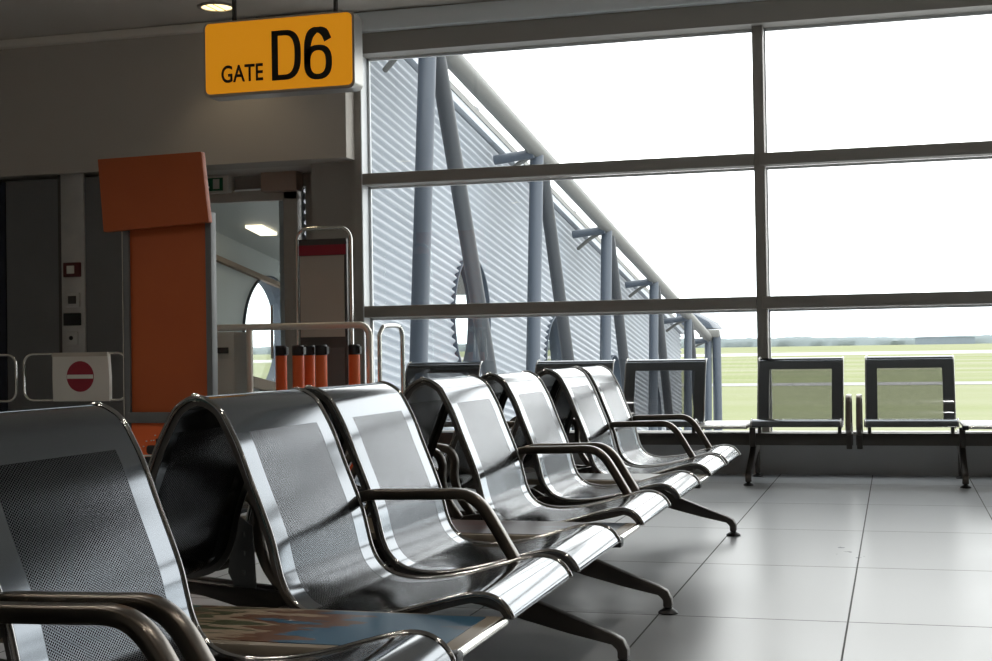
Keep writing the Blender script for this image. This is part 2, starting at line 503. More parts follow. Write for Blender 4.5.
LEGT = [(0.0, 0.345), (0.12, 0.325), (0.25, 0.278), (0.421, 0.189), (0.547, 0.139), (0.657, 0.099), (0.689, 0.082), (0.704, 0.055), (0.704, 0.024), (0.672, 0.024), (0.672, 0.05), (0.655, 0.066), (0.525, 0.094), (0.392, 0.128), (0.25, 0.17), (0.0, 0.205)]
bm = bmesh.new(); prism(bm, LEGT, -.021, .021)
LEGM = to_mesh('leg', bm, M['leg'], 40, bevel=.006)
bm = bmesh.new()
lathe(bm, [(.034, 0), (.036, .005), (.030, .011), (.014, .020), (.013, .032)], (.688, 0, 0), 20)
PADM = to_mesh('foot_pad', bm, M['black'])
SLEG = [(-.02, .33), (.08, .33), (.06, .20), (.035, .06), (.03, .024), (-.005, .024), (-.005, .07), (0, .20)]
bm = bmesh.new(); prism(bm, SLEG, -.018, .018)
RLEGM = to_mesh('rear_leg', bm, M['leg'], 40, bevel=.006)
bm = bmesh.new(); lathe(bm, [(.034, 0), (.036, .005), (.030, .011), (.014, .020), (.013, .032)], (.012, 0, 0), 20)
RPADM = to_mesh('foot_pad', bm, M['black'])
# far bench legs stand steeper: swept bar from beam down to the floor pad in front
def leg(parent, v, side=1, short=False):
    o = link('leg', RLEGM if short else LEGM, parent, (0, v, 0), 0 if side > 0 else PI)
    link('foot_pad', RPADM if short else PADM, o)

bm = bmesh.new()
prism(bm, [(.0, .30), (.06, .335), (.30, .355), (.57, .392), (.57, .372), (.30, .325), (.0, .25)], -.012, .012)
BRKM = to_mesh('support_bracket', bm, M['leg'], 40, bevel=.003)
bm = bmesh.new()
prism(bm, [(.12, .31), (.13, .50), (.17, .53), (.185, .50), (.20, .38), (.17, .32)], -.003, .003)
for z in (.38, .43, .48): lathe(bm, [(.006, -.006), (.006, .006)], (.155, 0, z), 10)
PLM = to_mesh('back_bracket', bm, M['greyrail'], 40)
def bracket(parent, v, side=1, plate=True):
    o = link('support_bracket', BRKM, parent, (0, v, 0), 0 if side > 0 else PI)
    if plate: link('back_bracket', PLM, o)

def table(parent, v0, v1, u0, u1, inlay):
    z = .405
    o = link('tabletop', boxmesh('tabletop', (u0, u1, v0, v1, z - .022, z), M['trim'], .004), parent)
    link('picture_insert', boxmesh('picture_insert', (u0 + .03, u1 - .03, v0 + .022, v1 - .02, z, z + .0015), inlay), o)
    for s, u in ((1, u1), (-1, u0)):
        if s < 0 and u0 > -.1: continue
        bm = bmesh.new(); tube(bm, [(u + s * .004, v0 + .030, z - .010), (u + s * .004, v1 - .004, z - .010)], .009, 12)
        link('table_edge', to_mesh('table_edge', bm, M['chrome']), o)
        bm = bmesh.new(); box(bm, u - .03 if s > 0 else u - .018, u + .018 if s > 0 else u + .03, v0 - .010, v0 + .030, z - .028, z + .001)
        link('corner_bracket', to_mesh('corner_bracket', bm, M['black'], bevel=.005), o)
    return o

def bolt(parent, v):
    bm = bmesh.new()
    lathe(bm, [(.0085, -.004), (.0085, .004), (.004, .007)], (0, v, .857), 12)
    tube(bm, [(0, v, .845), (0, v, .86)], .006, 10)
    tube(bm, [(-.012, v, .848), (.012, v, .848)], .005, 8)
    link('top_bolt', to_mesh('top_bolt', bm, M['chrome']), parent)

def bench(loc, rz, label, w, seats, tables, arms, legs, v0, v1, sides=(1, -1), beam_u=0.0, brackets=()):
    b = empty('beam_bench', loc, rz, label, 'bench', 'steel beam benches in the gate lounge')
    link('beam', boxmesh('beam', (beam_u - .035, beam_u + .035, v0, v1) + ((.215, .305) if len(sides) == 2 else (.248, .333)), M['beam'], .004), b)
    for v in seats:
        for s in sides: seat(b, v + w / 2, w, s)
        bolt(b, v + .004)
    for (a, c, ins) in tables:
        table(b, a, c, -.702 if len(sides) == 2 else .03, .702, ins)
    for v in arms:
        for s in sides: arm(b, v, s)
    if len(sides) == 1:
        for v in arms: link('armrest_clamp', boxmesh('armrest_clamp', (beam_u + .035, beam_u + .065, v - .019, v + .019, .225, .40), M['leg'], .004), b)
    for v in legs:
        for s in sides: leg(b, v, s)
        if len(sides) == 1:
            leg(b, v, 1, True)
            link('leg_clamp', boxmesh('leg_clamp', (beam_u + .035, beam_u + .075, v - .02, v + .02, .24, .375), M['leg'], .004), b)
    for v in brackets:
        if len(sides) == 2:
            for s in sides: bracket(b, v, s, v in (3.325, 4.86, 6.53))
        else:
            link('support_stud', boxmesh('support_stud', (beam_u - .03, beam_u + .03, v - .012, v + .012, .330, .388), M['leg'], .003), b)
    return b

CX = -1.482; W = .53
bench((CX, 0, 0), 0, 'nearest back-to-back steel bench, only its dark armrest showing at the bottom left corner', W, [1.12], [], [1.735], [1.02], .8, 1.775, brackets=(1.10, 1.67))
A_, B_, C_, D_, E_, F_, G_ = 1.84, 2.775, 3.395, 4.315, 5.09, 5.985, 6.60
bench((CX, 0, 0), 0, 'long back-to-back steel bench in the foreground with a colourful picture table between seats', W,
      [A_, B_, C_, D_], [(A_ + W + .03, B_ - .02, M['pic']), (C_ + W + .03, D_ - .02, M['pic2'])],
      [1.82, 3.36, 4.895], [2.58, 4.12], 1.79, 4.92, brackets=(1.85, 2.405, 2.76, 3.325, 3.38, 3.94, 4.30, 4.86))
bench((CX, 0, 0), 0, 'back-to-back steel bench at the window end of the row, plain grey table between seats', W,
      [E_, F_, G_], [(E_ + W + .03, F_ - .02, M['pic3'])],
      [5.045, 6.555, 7.165], [4.97, 7.06], 4.93, 7.20, brackets=(5.075, 5.635, 5.97, 6.53, 6.585, 7.14))
# benches along the window: local +x -> world -y, local y -> world x
FW = .585
bench((0, 10.29, 0), -PI / 2, 'steel bench under the window behind the row, ending in the seat at the mullion', FW,
      [-3.63, -2.60, -1.915, -.945], [(-3.02, -2.63, M['pic3']), (-1.33, -.975, M['pic3'])], [-1.98, -.315], [-2.80, -.972], -3.70, -.29,
      sides=(1,), beam_u=.30, brackets=(-3.60, -3.07, -2.58, -2.06, -1.92, -1.39, -.925, -.38))
bench((0, 10.29, 0), -PI / 2, 'steel bench under the window at the right edge, right of the twin armrests', FW,
      [-.20, .85], [(.42, .82, M['pic3'])], [-.245, 1.46], [.425], -.27, 1.5, sides=(1,), beam_u=.30, brackets=(-.18, .365, .87, 1.41))

# ------------------------------------------------------------------ hanging gate sign
sg = empty('gate_sign', (-4.03, 8.8, 2.99), 0, 'yellow hanging sign reading GATE D6 under the ceiling', 'sign')
def rrect(bm, x0, x1, z0, z1, r, y0, y1, n=6):
    poly = []
    for cx, cz, a0 in ((x1 - r, z1 - r, 0), (x0 + r, z1 - r, 90), (x0 + r, z0 + r, 180), (x1 - r, z0 + r, 270)):
        for k in range(n + 1):
            a = math.radians(a0 + 90 * k / n); poly.append((cx + r * math.cos(a), cz + r * math.sin(a)))
    prism(bm, poly, y0, y1)
bm = bmesh.new(); rrect(bm, -.562, .562, -.262, .262, .045, 0, .15)
link('sign_housing', to_mesh('sign_housing', bm, M['sign_box'], 40), sg)
bm = bmesh.new(); rrect(bm, -.545, .545, -.240, .250, .035, -.006, .002)
fc = link('sign_face', to_mesh('sign_face', bm, M['sign_y'], 40), sg)
def text(body, x, z, size, sx, parent, m, name, y=-.0075, off=0.0):
    cu = bpy.data.curves.new(name, 'FONT'); cu.body = body; cu.size = size; cu.extrude = .001; cu.offset = off
    t = bpy.data.objects.new(name + '_curve', cu); COL.objects.link(t)
    dg = bpy.context.evaluated_depsgraph_get(); me = bpy.data.meshes.new_from_object(t.evaluated_get(dg))
    bpy.data.objects.remove(t); bpy.data.curves.remove(cu)
    me.transform(Matrix.Diagonal((sx, 1, 1, 1))); me.transform(Matrix.Rotation(PI / 2, 4, 'X'))
    if not me.materials: me.materials.append(m)
    else: me.materials[0] = m
    return link(name, me, parent, (x, y, z))
text('GATE', -.428, -.165, .165, .775, fc, M['ink'], 'gate_lettering', off=.003)
def stroke(bm, pts, wd, closed=False):
    P = [Vector((p[0], 0, p[1])) for p in pts]; n = len(P); L_ = []; R_ = []
    for k in range(n):
        a = P[(k - 1) % n] if (closed or k) else P[0]; b_ = P[(k + 1) % n] if (closed or k < n - 1) else P[-1]
        t = (b_ - a).normalized(); nn = Vector((-t.z, 0, t.x))
        hw = (wd[0] * abs(t.z) + wd[1] * abs(t.x)) / 2
        L_.append(P[k] + nn * hw); R_.append(P[k] - nn * hw)
    for y0, y1 in ((-.0075, -.0062),):
        A = [[bm.verts.new((v.x, y, v.z)) for v in q] for q in (L_, R_) for y in (y0, y1)]
        rng = range(n) if closed else range(n - 1)
        for k in rng:
            k2 = (k + 1) % n
            for a, b_ in ((0, 2), (3, 1), (1, 0), (2, 3)):
                bm.faces.new((A[a][k], A[a][k2], A[b_][k2], A[b_][k]))
def ring2(bm, outer, inner):
    n = len(outer); ys = (-.0075, -.0062)
    V = [[[bm.verts.new((x, y, z)) for x, z in q] for y in ys] for q in (outer, inner)]
    for k in range(n):
        k2 = (k + 1) % n
        bm.faces.new((V[0][0][k], V[0][0][k2], V[1][0][k2], V[1][0][k]))
        bm.faces.new((V[0][1][k], V[1][1][k], V[1][1][k2], V[0][1][k2]))
        bm.faces.new((V[0][0][k], V[0][1][k], V[0][1][k2], V[0][0][k2]))
        bm.faces.new((V[1][0][k], V[1][0][k2], V[1][1][k2], V[1][1][k]))
def sup(c, e): return math.copysign(abs(c) ** e, c)
def dshape(x0, xm, x1, z0, z1):
    cz_ = (z0 + z1) / 2; hz = (z1 - z0) / 2
    return [(x0, z0), (x0, z1)] + [(xm + (x1 - xm) * sup(math.sin(a), .75), cz_ + hz * sup(math.cos(a), .75)) for a in [PI * q / 24 for q in range(25)]]
bm = bmesh.new()
ring2(bm, dshape(-.0435, .05, .174, -.177, .165), dshape(.004, .05, .127, -.140, .128))
link('letter_d', to_mesh('letter_d', bm, M['ink'], 20), fc)
wd = (.047, .036)
bm = bmesh.new()
cx, cz = .299, -.072
def sell(a_, b_): return [(cx + a_ * sup(math.cos(t), .8), cz + b_ * sup(math.sin(t), .8)) for t in [2 * PI * q / 40 for q in range(40)]]
ring2(bm, sell(.1025, .118), sell(.056, .080))
pts = [(cx - .079, cz - .01), (cx - .079, cz + .07), (cx - .072, .07), (cx - .05, .125), (cx - .005, .148), (cx + .045, .130), (cx + .074, .075)]
pts = [(p.x, p.z) for p in smooth_path([(a, 0, b_) for a, b_ in pts], 5)]
stroke(bm, pts, wd)
link('digit_six', to_mesh('digit_six', bm, M['ink']), fc)
for x in (-.36, .40):
    bm = bmesh.new(); tube(bm, [(x, .075, .26), (x, .075, CZ - 2.99)], .016)
    lathe(bm, [(.03, CZ - 2.99 - .012), (.03, CZ - 2.99)], (x, .075, 0), 16)
    link('hanging_rod', to_mesh('hanging_rod', bm, M['dark']), sg)

# ------------------------------------------------------------------ downlight
dl = empty('ceiling_downlight', (-4.97, 9.75, CZ), 0, 'round recessed downlight glowing warm above the yellow sign', 'ceiling light')
bm = bmesh.new(); prof = [(.150, 0), (.150, -.008), (.118, -.012), (.118, 0)]
seg = 32; rings = [[bm.verts.new((r * math.cos(2 * PI * k / seg), r * math.sin(2 * PI * k / seg), z)) for k in range(seg)] for r, z in prof]
for A, B in zip(rings, rings[1:]):
    for k in range(seg): bm.faces.new((A[k], A[(k + 1) % seg], B[(k + 1) % seg], B[k]))
link('trim_ring', to_mesh('trim_ring', bm, M['sign_box']), dl)
bm = bmesh.new(); lathe(bm, [(.117, -.004), (.117, -.001)], (0, 0, 0), 32)
link('diffuser', to_mesh('diffuser', bm, M['lampglow']), dl)
bm = bmesh.new()
for x in (-.045, .02): box(bm, x - .004, x + .004, -.11, .11, -.010, -.004)
link('louvre', to_mesh('louvre', bm, M['lamprefl']), dl)

# ------------------------------------------------------------------ luggage sizer stand
lz = empty('luggage_sizer', (-4.23, 7.6, 0), 0, 'orange cabin-luggage sizer stand with a tall board and wide header board', 'luggage sizer')
bm = bmesh.new(); prism(bm, [(-.435, 2.148), (.265, 2.158), (.310, 1.735), (-.400, 1.702)], -.05, .0)
link('header_board', to_mesh('header_board', bm, M['orange'], bevel=.004), lz)
bm = bmesh.new(); box(bm, -.255, .262, .01, .04, .60, 1.95)
link('tall_board', to_mesh('tall_board', bm, M['orange'], bevel=.003), lz)
for x in (-.275, .282):
    link('frame_post', boxmesh('frame_post', (x - .02, x + .02, -.01, .06, .0, 1.80), M['greyrail'], .005), lz)
    if x < 0: link('post_edge', boxmesh('post_edge', (x - .022 if x < 0 else x + .016, x - .016 if x < 0 else x + .022, -.014, -.01, .0, 1.80), M['chrome']), lz)
link('cross_rail', boxmesh('cross_rail', (-.27, .28, -.02, .05, .535, .60), M['greyrail'], .005), lz)
bb = link('base_board', boxmesh('base_board', (-.255, .262, .0, .03, .03, .535), M['orange_b'], .003), lz)
# suitcase pictogram with a dotted line around it and an x
bm = bmesh.new()
rrect(bm, -.17, .10, .14, .33, .02, -.006, .001)
rrect(bm, -.15, .08, .345, .40, .02, -.006, .001)
for dims in ((-.085, .045, -.006, .001, .425, .44), (-.085, -.07, -.006, .001, .40, .44), (.03, .045, -.006, .001, .40, .44)): box(bm, *dims)
link('suitcase_symbol', to_mesh('suitcase_symbol', bm, M['ink']), bb)
bm = bmesh.new()
box(bm, -.17, .10, -.008, .0, .333, .342)
pts = []
loop = [(-.19, .12), (-.19, .36), (-.15, .425), (-.10, .43), (-.09, .46), (.05, .46), (.06, .43), (.09, .42), (.12, .36), (.12, .12)]
for (xa, za), (xb, zb) in zip(loop, loop[1:]):
    n = max(1, int(math.hypot(xb - xa, zb - za) / .016))
    for k in range(n):
        if k % 2 == 0:
            x = xa + (xb - xa) * k / n; z = za + (zb - za) * k / n
            box(bm, x - .003, x + .003, -.008, .0, z - .003, z + .003)
link('dotted_outline', to_mesh('dotted_outline', bm, M['white']), bb)
text('x', -.07, .225, .11, 1.0, bb, M['white'], 'x_lettering', y=-.009, off=.001)
link('base_box', boxmesh('base_box', (-.28, .285, .03, .42, .0, .50), M['dark'], .006), lz)

# ------------------------------------------------------------------ swing gates
def loop_tube(x0, x1, z0, z1, r, rad, y=0, n=5):
    pts = []
    for cx, cz, a0 in ((x1 - r, z1 - r, 0), (x0 + r, z1 - r, 90), (x0 + r, z0 + r, 180), (x1 - r, z0 + r, 270)):
        for k in range(n + 1):
            a = math.radians(a0 + 90 * k / n); pts.append((cx + r * math.cos(a), y, cz + r * math.sin(a)))
    bm = bmesh.new(); tube(bm, pts, rad, 10, closed=True)
    return bm
g1 = empty('swing_gate', (-5.10, 8.6, 0), 0, 'chrome swing gate carrying a white plate with a red no-entry disc', 'gate')
link('gate_loop', to_mesh('gate_loop', loop_tube(-.82, .0, .640, .965, .07, .0085), M['chrome']), g1)
bm = bmesh.new(); tube(bm, [(.02, 0, 0), (.02, 0, 1.02)], .019); lathe(bm, [(.07, 0), (.07, .008), (.02, .015)], (.02, 0, 0))
for z in (.645, .96): tube(bm, [(-.02, 0, z), (.03, 0, z)], .012)
link('gate_post', to_mesh('gate_post', bm, M['dark']), g1)
bm = bmesh.new()
prism(bm, [(-.577, .972), (-.140, .972), (-.128, .80), (-.130, .632), (-.575, .632), (-.58, .80)], -.022, .018)
pl = link('sign_plate', to_mesh('sign_plate', bm, M['white'], bevel=.005), g1)
bm = bmesh.new(); tube(bm, [(-.355, -.0225, .805), (-.355, -.0245, .805)], .107, 40)
dc = link('red_disc', to_mesh('red_disc', bm, M['red']), pl)
link('white_bar', boxmesh('white_bar', (-.457, -.253, -.0275, -.0247, .79, .818), M['white']), dc)
link('plate_clamp', boxmesh('plate_clamp', (-.577, -.14, -.028, -.022, .945, .972), M['beige']), pl)
g2 = empty('swing_gate', (-6.72, 8.6, 0), 0, 'bare chrome swing gate without a plate at the left edge', 'gate')
link('gate_loop', to_mesh('gate_loop', loop_tube(.0, .735, .635, .962, .07, .0085), M['chrome']), g2)
bm = bmesh.new(); tube(bm, [(-.02, 0, 0), (-.02, 0, 1.02)], .019); lathe(bm, [(.07, 0), (.07, .008), (.02, .015)], (-.02, 0, 0))
link('gate_post', to_mesh('gate_post', bm, M['dark']), g2)

# ------------------------------------------------------------------ control strip on the service wall
k = 10.3 / 9.4
def kx(x): return x * k
def kz(z): return .95 + (z - .95) * k
cp = empty('control_panel', (kx(-6.03), 10.30, 0), 0, 'tall stainless control strip with red call box and key switches on the dark wall', 'control panel')
ox = kx(-6.03)
link('steel_strip', boxmesh('steel_strip', (kx(-6.12) - ox, kx(-5.92) - ox, -.02, 0, kz(.85), kz(2.36)), M['stainless'], .003), cp)
link('hinge_edge', boxmesh('hinge_edge', (kx(-6.15) - ox, kx(-6.12) - ox, -.012, 0, kz(.85), kz(2.36)), M['dark']), cp)
rb = link('call_box', boxmesh('call_box', (kx(-6.09) - ox, kx(-5.945) - ox, -.05, -.02, kz(1.55), kz(1.66)), mat('call_box_red', (.10, .012, .012), .4), .006), cp)
link('call_button', boxmesh('call_button', (kx(-6.055) - ox, kx(-5.99) - ox, -.056, -.05, kz(1.575), kz(1.635)), M['white'], .003), rb)
sb = link('key_box', boxmesh('key_box', (kx(-6.075) - ox, kx(-5.955) - ox, -.045, -.02, kz(1.32), kz(1.43)), M['stainless'], .006), cp)
link('key_window', boxmesh('key_window', (kx(-6.05) - ox, kx(-5.98) - ox, -.05, -.045, kz(1.345), kz(1.405)), M['dark'], .002), sb)
link('reader_box', boxmesh('reader_box', (kx(-6.095) - ox, kx(-5.95) - ox, -.045, -.02, kz(1.18), kz(1.275)), M['black'], .006), cp)
kb = link('lock_box', boxmesh('lock_box', (kx(-6.08) - ox, kx(-5.975) - ox, -.04, -.02, kz(1.03), kz(1.135)), M['stainless'], .01), cp)
bm = bmesh.new(); tube(bm, [(kx(-6.03) - ox, -.046, kz(1.085)), (kx(-6.03) - ox, -.04, kz(1.085))], .018, 16)
link('keyhole', to_mesh('keyhole', bm, M['black']), kb)

# ------------------------------------------------------------------ exit sign, beige box
ex = empty('exit_sign', (-5.66, 10.98, 2.40), 0, 'green emergency exit sign in a pale box above the glass door', 'sign')
link('sign_box', boxmesh('sign_box', (-.12, .20, -.10, .02, -.075, .075), M['white'], .006), ex)
ef = link('sign_face', boxmesh('sign_face', (-.10, .15, -.106, -.10, -.055, .055), M['green']), ex)
bm = bmesh.new(); box(bm, .06, .12, -.109, -.106, -.04, .045)
link('door_symbol', to_mesh('door_symbol', bm, M['white']), ef)
bm = bmesh.new()
lathe(bm, [(.0001, -.011), (.009, -.006), (.009, .006), (.0001, .011)], (-.01, -.108, .035), 10)
prism(bm, [(-.03, .02), (.012, .022), (.0, -.005), (.03, -.02), (.025, -.032), (-.012, -.012), (-.03, -.042), (-.045, -.035), (-.022, -.005), (-.05, .004), (-.048, .014)], -.109, -.106)
link('running_figure', to_mesh('running_figure', bm, M['white']), ef)
bx = tag(link('sensor_box', boxmesh('sensor_box', (-.16, .17, -.14, 0, -.085, .10), mat('sensor_beige', (.50, .38, .31), .5), .008), None, (-4.98, 10.98, 2.40)),
         'pinkish beige box above the right side of the glass door', 'box')

# ------------------------------------------------------------------ poster stand, handrails, queue posts
ps = empty('poster_stand', (-4.05, 9.6, 0), 0, 'chrome framed poster stand with blank beige sheet and dark red stripe', 'poster stand')
bm = bmesh.new()
x0, x1, zt, r = -.215, .215, 1.865, .09
pts = [(x0, 0, 0), (x0, 0, zt - r)] + [(x0 + r - r * math.cos(a), 0, zt - r + r * math.sin(a)) for a in [PI / 2 * q / 6 for q in range(1, 7)]] + \
      [(x1 - r + r * math.sin(a), 0, zt - r + r * math.cos(a)) for a in [PI / 2 * q / 6 for q in range(0, 7)]] + [(x1, 0, 0)]
tube(bm, pts, .014, 12)
link('tube_frame', to_mesh('tube_frame', bm, M['chrome']), ps)
bd = link('board', boxmesh('board', (-.195, .185, -.01, .02, .66, 1.785), M['dark'], .004), ps)
link('red_stripe', boxmesh('red_stripe', (-.193, .18, -.014, -.01, 1.665, 1.74), M['red']), bd)
link('beige_sheet', boxmesh('beige_sheet', (-.185, .165, -.014, -.01, 1.06, 1.66), M['beige']), bd)
link('lower_sheet', boxmesh('lower_sheet', (-.12, .16, -.014, -.01, .70, .98), M['greyrail']), bd)
for x in (x0, x1):
    link('foot', boxmesh('foot', (x - .03, x + .03, -.2, .2, 0, .02), M['dark'], .004), ps)

hr = empty('handrail', (-4.2, 9.2, 0), 0, 'polished metal handrail in front of the glass door, curving down by the window', 'handrail')
bm = bmesh.new()
pts = [(-1.2, 0, 1.135), (-.5, 0, 1.135), (.58, 0, 1.135)] + [(.58 + .075 * math.sin(a), 0, 1.06 + .075 * math.cos(a)) for a in [PI / 2 * q / 6 for q in range(1, 7)]] + [(.655, 0, 0)]
tube(bm, pts, .024, 14)
link('top_rail', to_mesh('top_rail', bm, M['satin']), hr)
for x in (-.265, -1.15):
    bm = bmesh.new(); tube(bm, [(x, 0, 0), (x, 0, 1.13)], .024, 14); lathe(bm, [(.055, 0), (.055, .01), (.024, .012)], (x, 0, 0))
    link('rail_post', to_mesh('rail_post', bm, M['satin']), hr)
hr2 = empty('handrail', (-3.47, 9.2, 0), 0, 'short chrome hoop rail standing just right of the handrail by the window', 'handrail')
bm = bmesh.new()
pts = [(0, 0, 0), (0, 0, 1.06), (.008, .03, 1.10), (.015, .08, 1.125), (.02, .35, 1.125), (.02, .42, 1.06), (.02, .42, 0)]
tube(bm, smooth_path(pts[1:-1], 4) and [Vector(pts[0])] + smooth_path(pts[1:-1], 4) + [Vector(pts[-1])], .016, 12)
link('hoop_tube', to_mesh('hoop_tube', bm, M['chrome']), hr2)

labels = ['orange queue post with black head nearest the glass door, leftmost of the five',
          'orange queue post second from the left, beside the middle pair',
          'orange queue post in the middle of the five, below the poster stand edge',
          'orange queue post fourth from the left, in front of the poster stand',
          'orange queue post standing apart on the right under the handrail bend']
QP = []
def queue_post(x, y, label, proto=None):
    r = empty('queue_post', (x, y, 0), 0, label, 'queue post', 'orange queue barrier posts by the gate')
    if proto is None:
        bm = bmesh.new(); tube(bm, [(0, 0, .012), (0, 0, .93)], .040, 20); a = to_mesh('post_tube', bm, M['orange_b'])
        bm = bmesh.new(); lathe(bm, [(.036, .925), (.041, .928), (.041, .992), (.036, .998)], seg=20); box(bm, .03, .05, -.02, .02, .935, .985)
        b_ = to_mesh('belt_head', bm, M['black'])
        bm = bmesh.new(); lathe(bm, [(.085, 0), (.085, .012), (.042, .03)], seg=28); c = to_mesh('base_plate', bm, M['black'])
        proto = (('post_tube', a), ('belt_head', b_), ('base_plate', c))
    for n, me in proto: link(n, me, r)
    return proto
pr = None
for (x, y), lb in zip([(-4.127, 9.0), (-3.91, 8.8), (-3.916, 9.0), (-3.732, 8.78), (-3.581, 9.0)], labels):
    pr = queue_post(x, y, lb, pr)

# white machine behind the door glass
cb = empty('white_cabinet', (-5.42, 10.75, 0), 0, 'white cabinet standing beside the glass door behind the sizer', 'cabinet')
link('cabinet_body', boxmesh('cabinet_body', (-.09, .13, -.14, .14, 0, 1.13), M['white'], .01), cb)
link('cabinet_door', boxmesh('cabinet_door', (-.08, .12, -.15, -.14, .08, .90), M['white'], .004), cb)
link('paper_tray', boxmesh('paper_tray', (-.05, .08, -.16, -.14, .95, 1.0), M['dark'], .004), cb)

# ------------------------------------------------------------------ jet bridge
TH = .1437
Y0 = 11.12
def drop(y): return -TH * (y - Y0)
jb = empty('jet_bridge', (-6.2, Y0, 0), 0, 'sloping passenger boarding bridge with corrugated walls, round portholes and outer tube truss outside the window', 'boarding bridge')
def jlink(name, me, parent=None):
    o = link(name, me, parent or jb); 
    if parent is None: o.location = (6.2, -Y0, 0)
    return o
XW = -4.85; XWL = -7.5
def zt_(y): return 4.32 - .1437 * (y - 12.4) * 1.0      # cladding top edge
ports = [(15.95, 1.33), (20.3, .70), (24.65, .08), (29.0, -.55)]
RAD = .72
YE = 32.9
def cladding(X, out, name, m, amp=.021, ya=Y0, topoff=0.0, height=4.35, ports_=ports):
    """corrugated wall in the plane x=X, ribs following the slope, round holes cut through"""
    bm = bmesh.new(); pitch = .092; sub = 6
    nrow = int(height / pitch * sub)
    base = lambda y: zt_(y) + topoff - height
    z00 = base(0)
    def pos(j, y):
        t = j * pitch / sub
        x = X + out * amp * (math.sin(2 * PI * j / sub))
        return (x, y, base(y) + t)
    def hit(j, pc, side):
        yc, zc = pc; t = j * pitch / sub
        # (y-yc)^2 + (z-zc)^2 = r^2, z = base(yc) - TH*(y-yc) + t
        c = base(yc) + t - zc
        a = 1 + TH * TH; b_ = -2 * TH * c; cc = c * c - RAD * RAD
        dd = b_ * b_ - 4 * a * cc
        if dd <= 0: return None
        return yc + (-b_ + side * math.sqrt(dd)) / (2 * a)
    for j in range(nrow):
        y_lo = ya
        segs = []
        for pc in ports_:
            ha, hb = hit(j, pc, -1), hit(j + 1, pc, -1)
            ga, gb = hit(j, pc, 1), hit(j + 1, pc, 1)
            if ha is None and hb is None: continue
            mid = None
            if ha is None: ha = ga = hb if False else (hb + gb) / 2
            if hb is None: hb = gb = (ha + ga) / 2
            segs.append((ha, hb, ga, gb))
        ca, cb_ = ya, ya
        for ha, hb, ga, gb in segs:
            bm.faces.new([bm.verts.new(pos(j, ca)), bm.verts.new(pos(j, ha)), bm.verts.new(pos(j + 1, hb)), bm.verts.new(pos(j + 1, cb_))])
            ca, cb_ = ga, gb
        bm.faces.new([bm.verts.new(pos(j, ca)), bm.verts.new(pos(j, YE)), bm.verts.new(pos(j + 1, YE)), bm.verts.new(pos(j + 1, cb_))])
    bmesh.ops.remove_doubles(bm, verts=bm.verts, dist=1e-5)
    me = bpy.data.meshes.new(name); bmesh.ops.recalc_face_normals(bm, faces=bm.faces); bm.to_mesh(me); bm.free()
    me.materials.append(m); me.shade_smooth()
    return jlink(name, me)
cladding(XW, 1, 'corrugated_wall', M['clad'])
def flat_wall(X, name, m, ports=ports, YE=YE):
    """smooth inner lining with round holes, same portholes"""
    bm = bmesh.new(); n = 48
    h = 4.1
    edges_y = [Y0 + .02] + [(a[0] + b_[0]) / 2 for a, b_ in zip(ports, ports[1:])] + [YE]
    for q, (yc, zc) in enumerate(ports):
        ya, yb = edges_y[q], edges_y[q + 1]
        outer = []; inner = []
        for s in range(n):
            a = 2 * PI * s / n; c, s_ = math.cos(a), math.sin(a)
            inner.append(bm.verts.new((X, yc + RAD * c, zc + RAD * s_)))
            # ray to the sloped rectangle
            tx = ((yb - yc) / c) if c > 1e-6 else ((ya - yc) / c if c < -1e-6 else 1e9)
            top = zt_(yc) - .05 - zc; bot = zt_(yc) - h - zc
            den = s_ + TH * c
            tz = (top / den) if den > 1e-6 else (bot / den if den < -1e-6 else 1e9)
            t = min(tx, tz)
            outer.append(bm.verts.new((X, yc + t * c, zc + t * s_)))
        for s in range(n):
            s2 = (s + 1) % n
            bm.faces.new((inner[s], inner[s2], outer[s2], outer[s]))
        for ycor, zf in ((ya, 1), (yb, 1), (ya, 0), (yb, 0)):
            # fill corner triangles
            zz = (zt_(ycor) - .05) if zf else (zt_(ycor) - h)
            cv = Vector((X, ycor, zz))
            best = sorted(outer, key=lambda v: (v.co - cv).length)[:2]
            if (best[0].co - cv).length > 1e-3:
                bm.faces.new((best[0], best[1], bm.verts.new(cv)))
    me = bpy.data.meshes.new(name); bmesh.ops.recalc_face_normals(bm, faces=bm.faces); bm.to_mesh(me); bm.free(); me.materials.append(m)
    return jlink(name, me)
flat_wall(XW - .26, 'inner_lining', M['cream'])
flat_wall(XWL, 'inner_lining', M['cream'], [(16.0, 1.17)], 19.0)
flat_wall(XWL - .26, 'outer_skin', M['clad'], [(16.0, 1.17)], 19.0)
for X, (xa, xb) in ((XW, (XW - .262, XW + .035)), (XWL, (XWL - .262, XWL + .03))):
    for (yc, zc) in (ports if X == XW else [(16.0, 1.17)]):
        bm = bmesh.new(); n = 48
        ra = [(math.cos(2 * PI * s / n), math.sin(2 * PI * s / n)) for s in range(n)]
        rr = [[bm.verts.new((x, yc + r_ * c, zc + r_ * s_)) for c, s_ in ra] for x, r_ in ((xa, RAD - .002), (xb, RAD - .002), (xb, RAD + .02), (xa, RAD + .02))]
        for q in range(4):
            for s in range(n):
                bm.faces.new((rr[q][s], rr[q][(s + 1) % n], rr[(q + 1) % 4][(s + 1) % n], rr[(q + 1) % 4][s]))
        rv = jlink('porthole_ring', to_mesh('porthole_ring', bm, M['truss'], 50))
        bm = bmesh.new(); tube(bm, [(xa + .10, yc, zc), (xa + .108, yc, zc)], RAD - .003, 48)
        link('porthole_glass', to_mesh('porthole_glass', bm, M['glass']), rv)
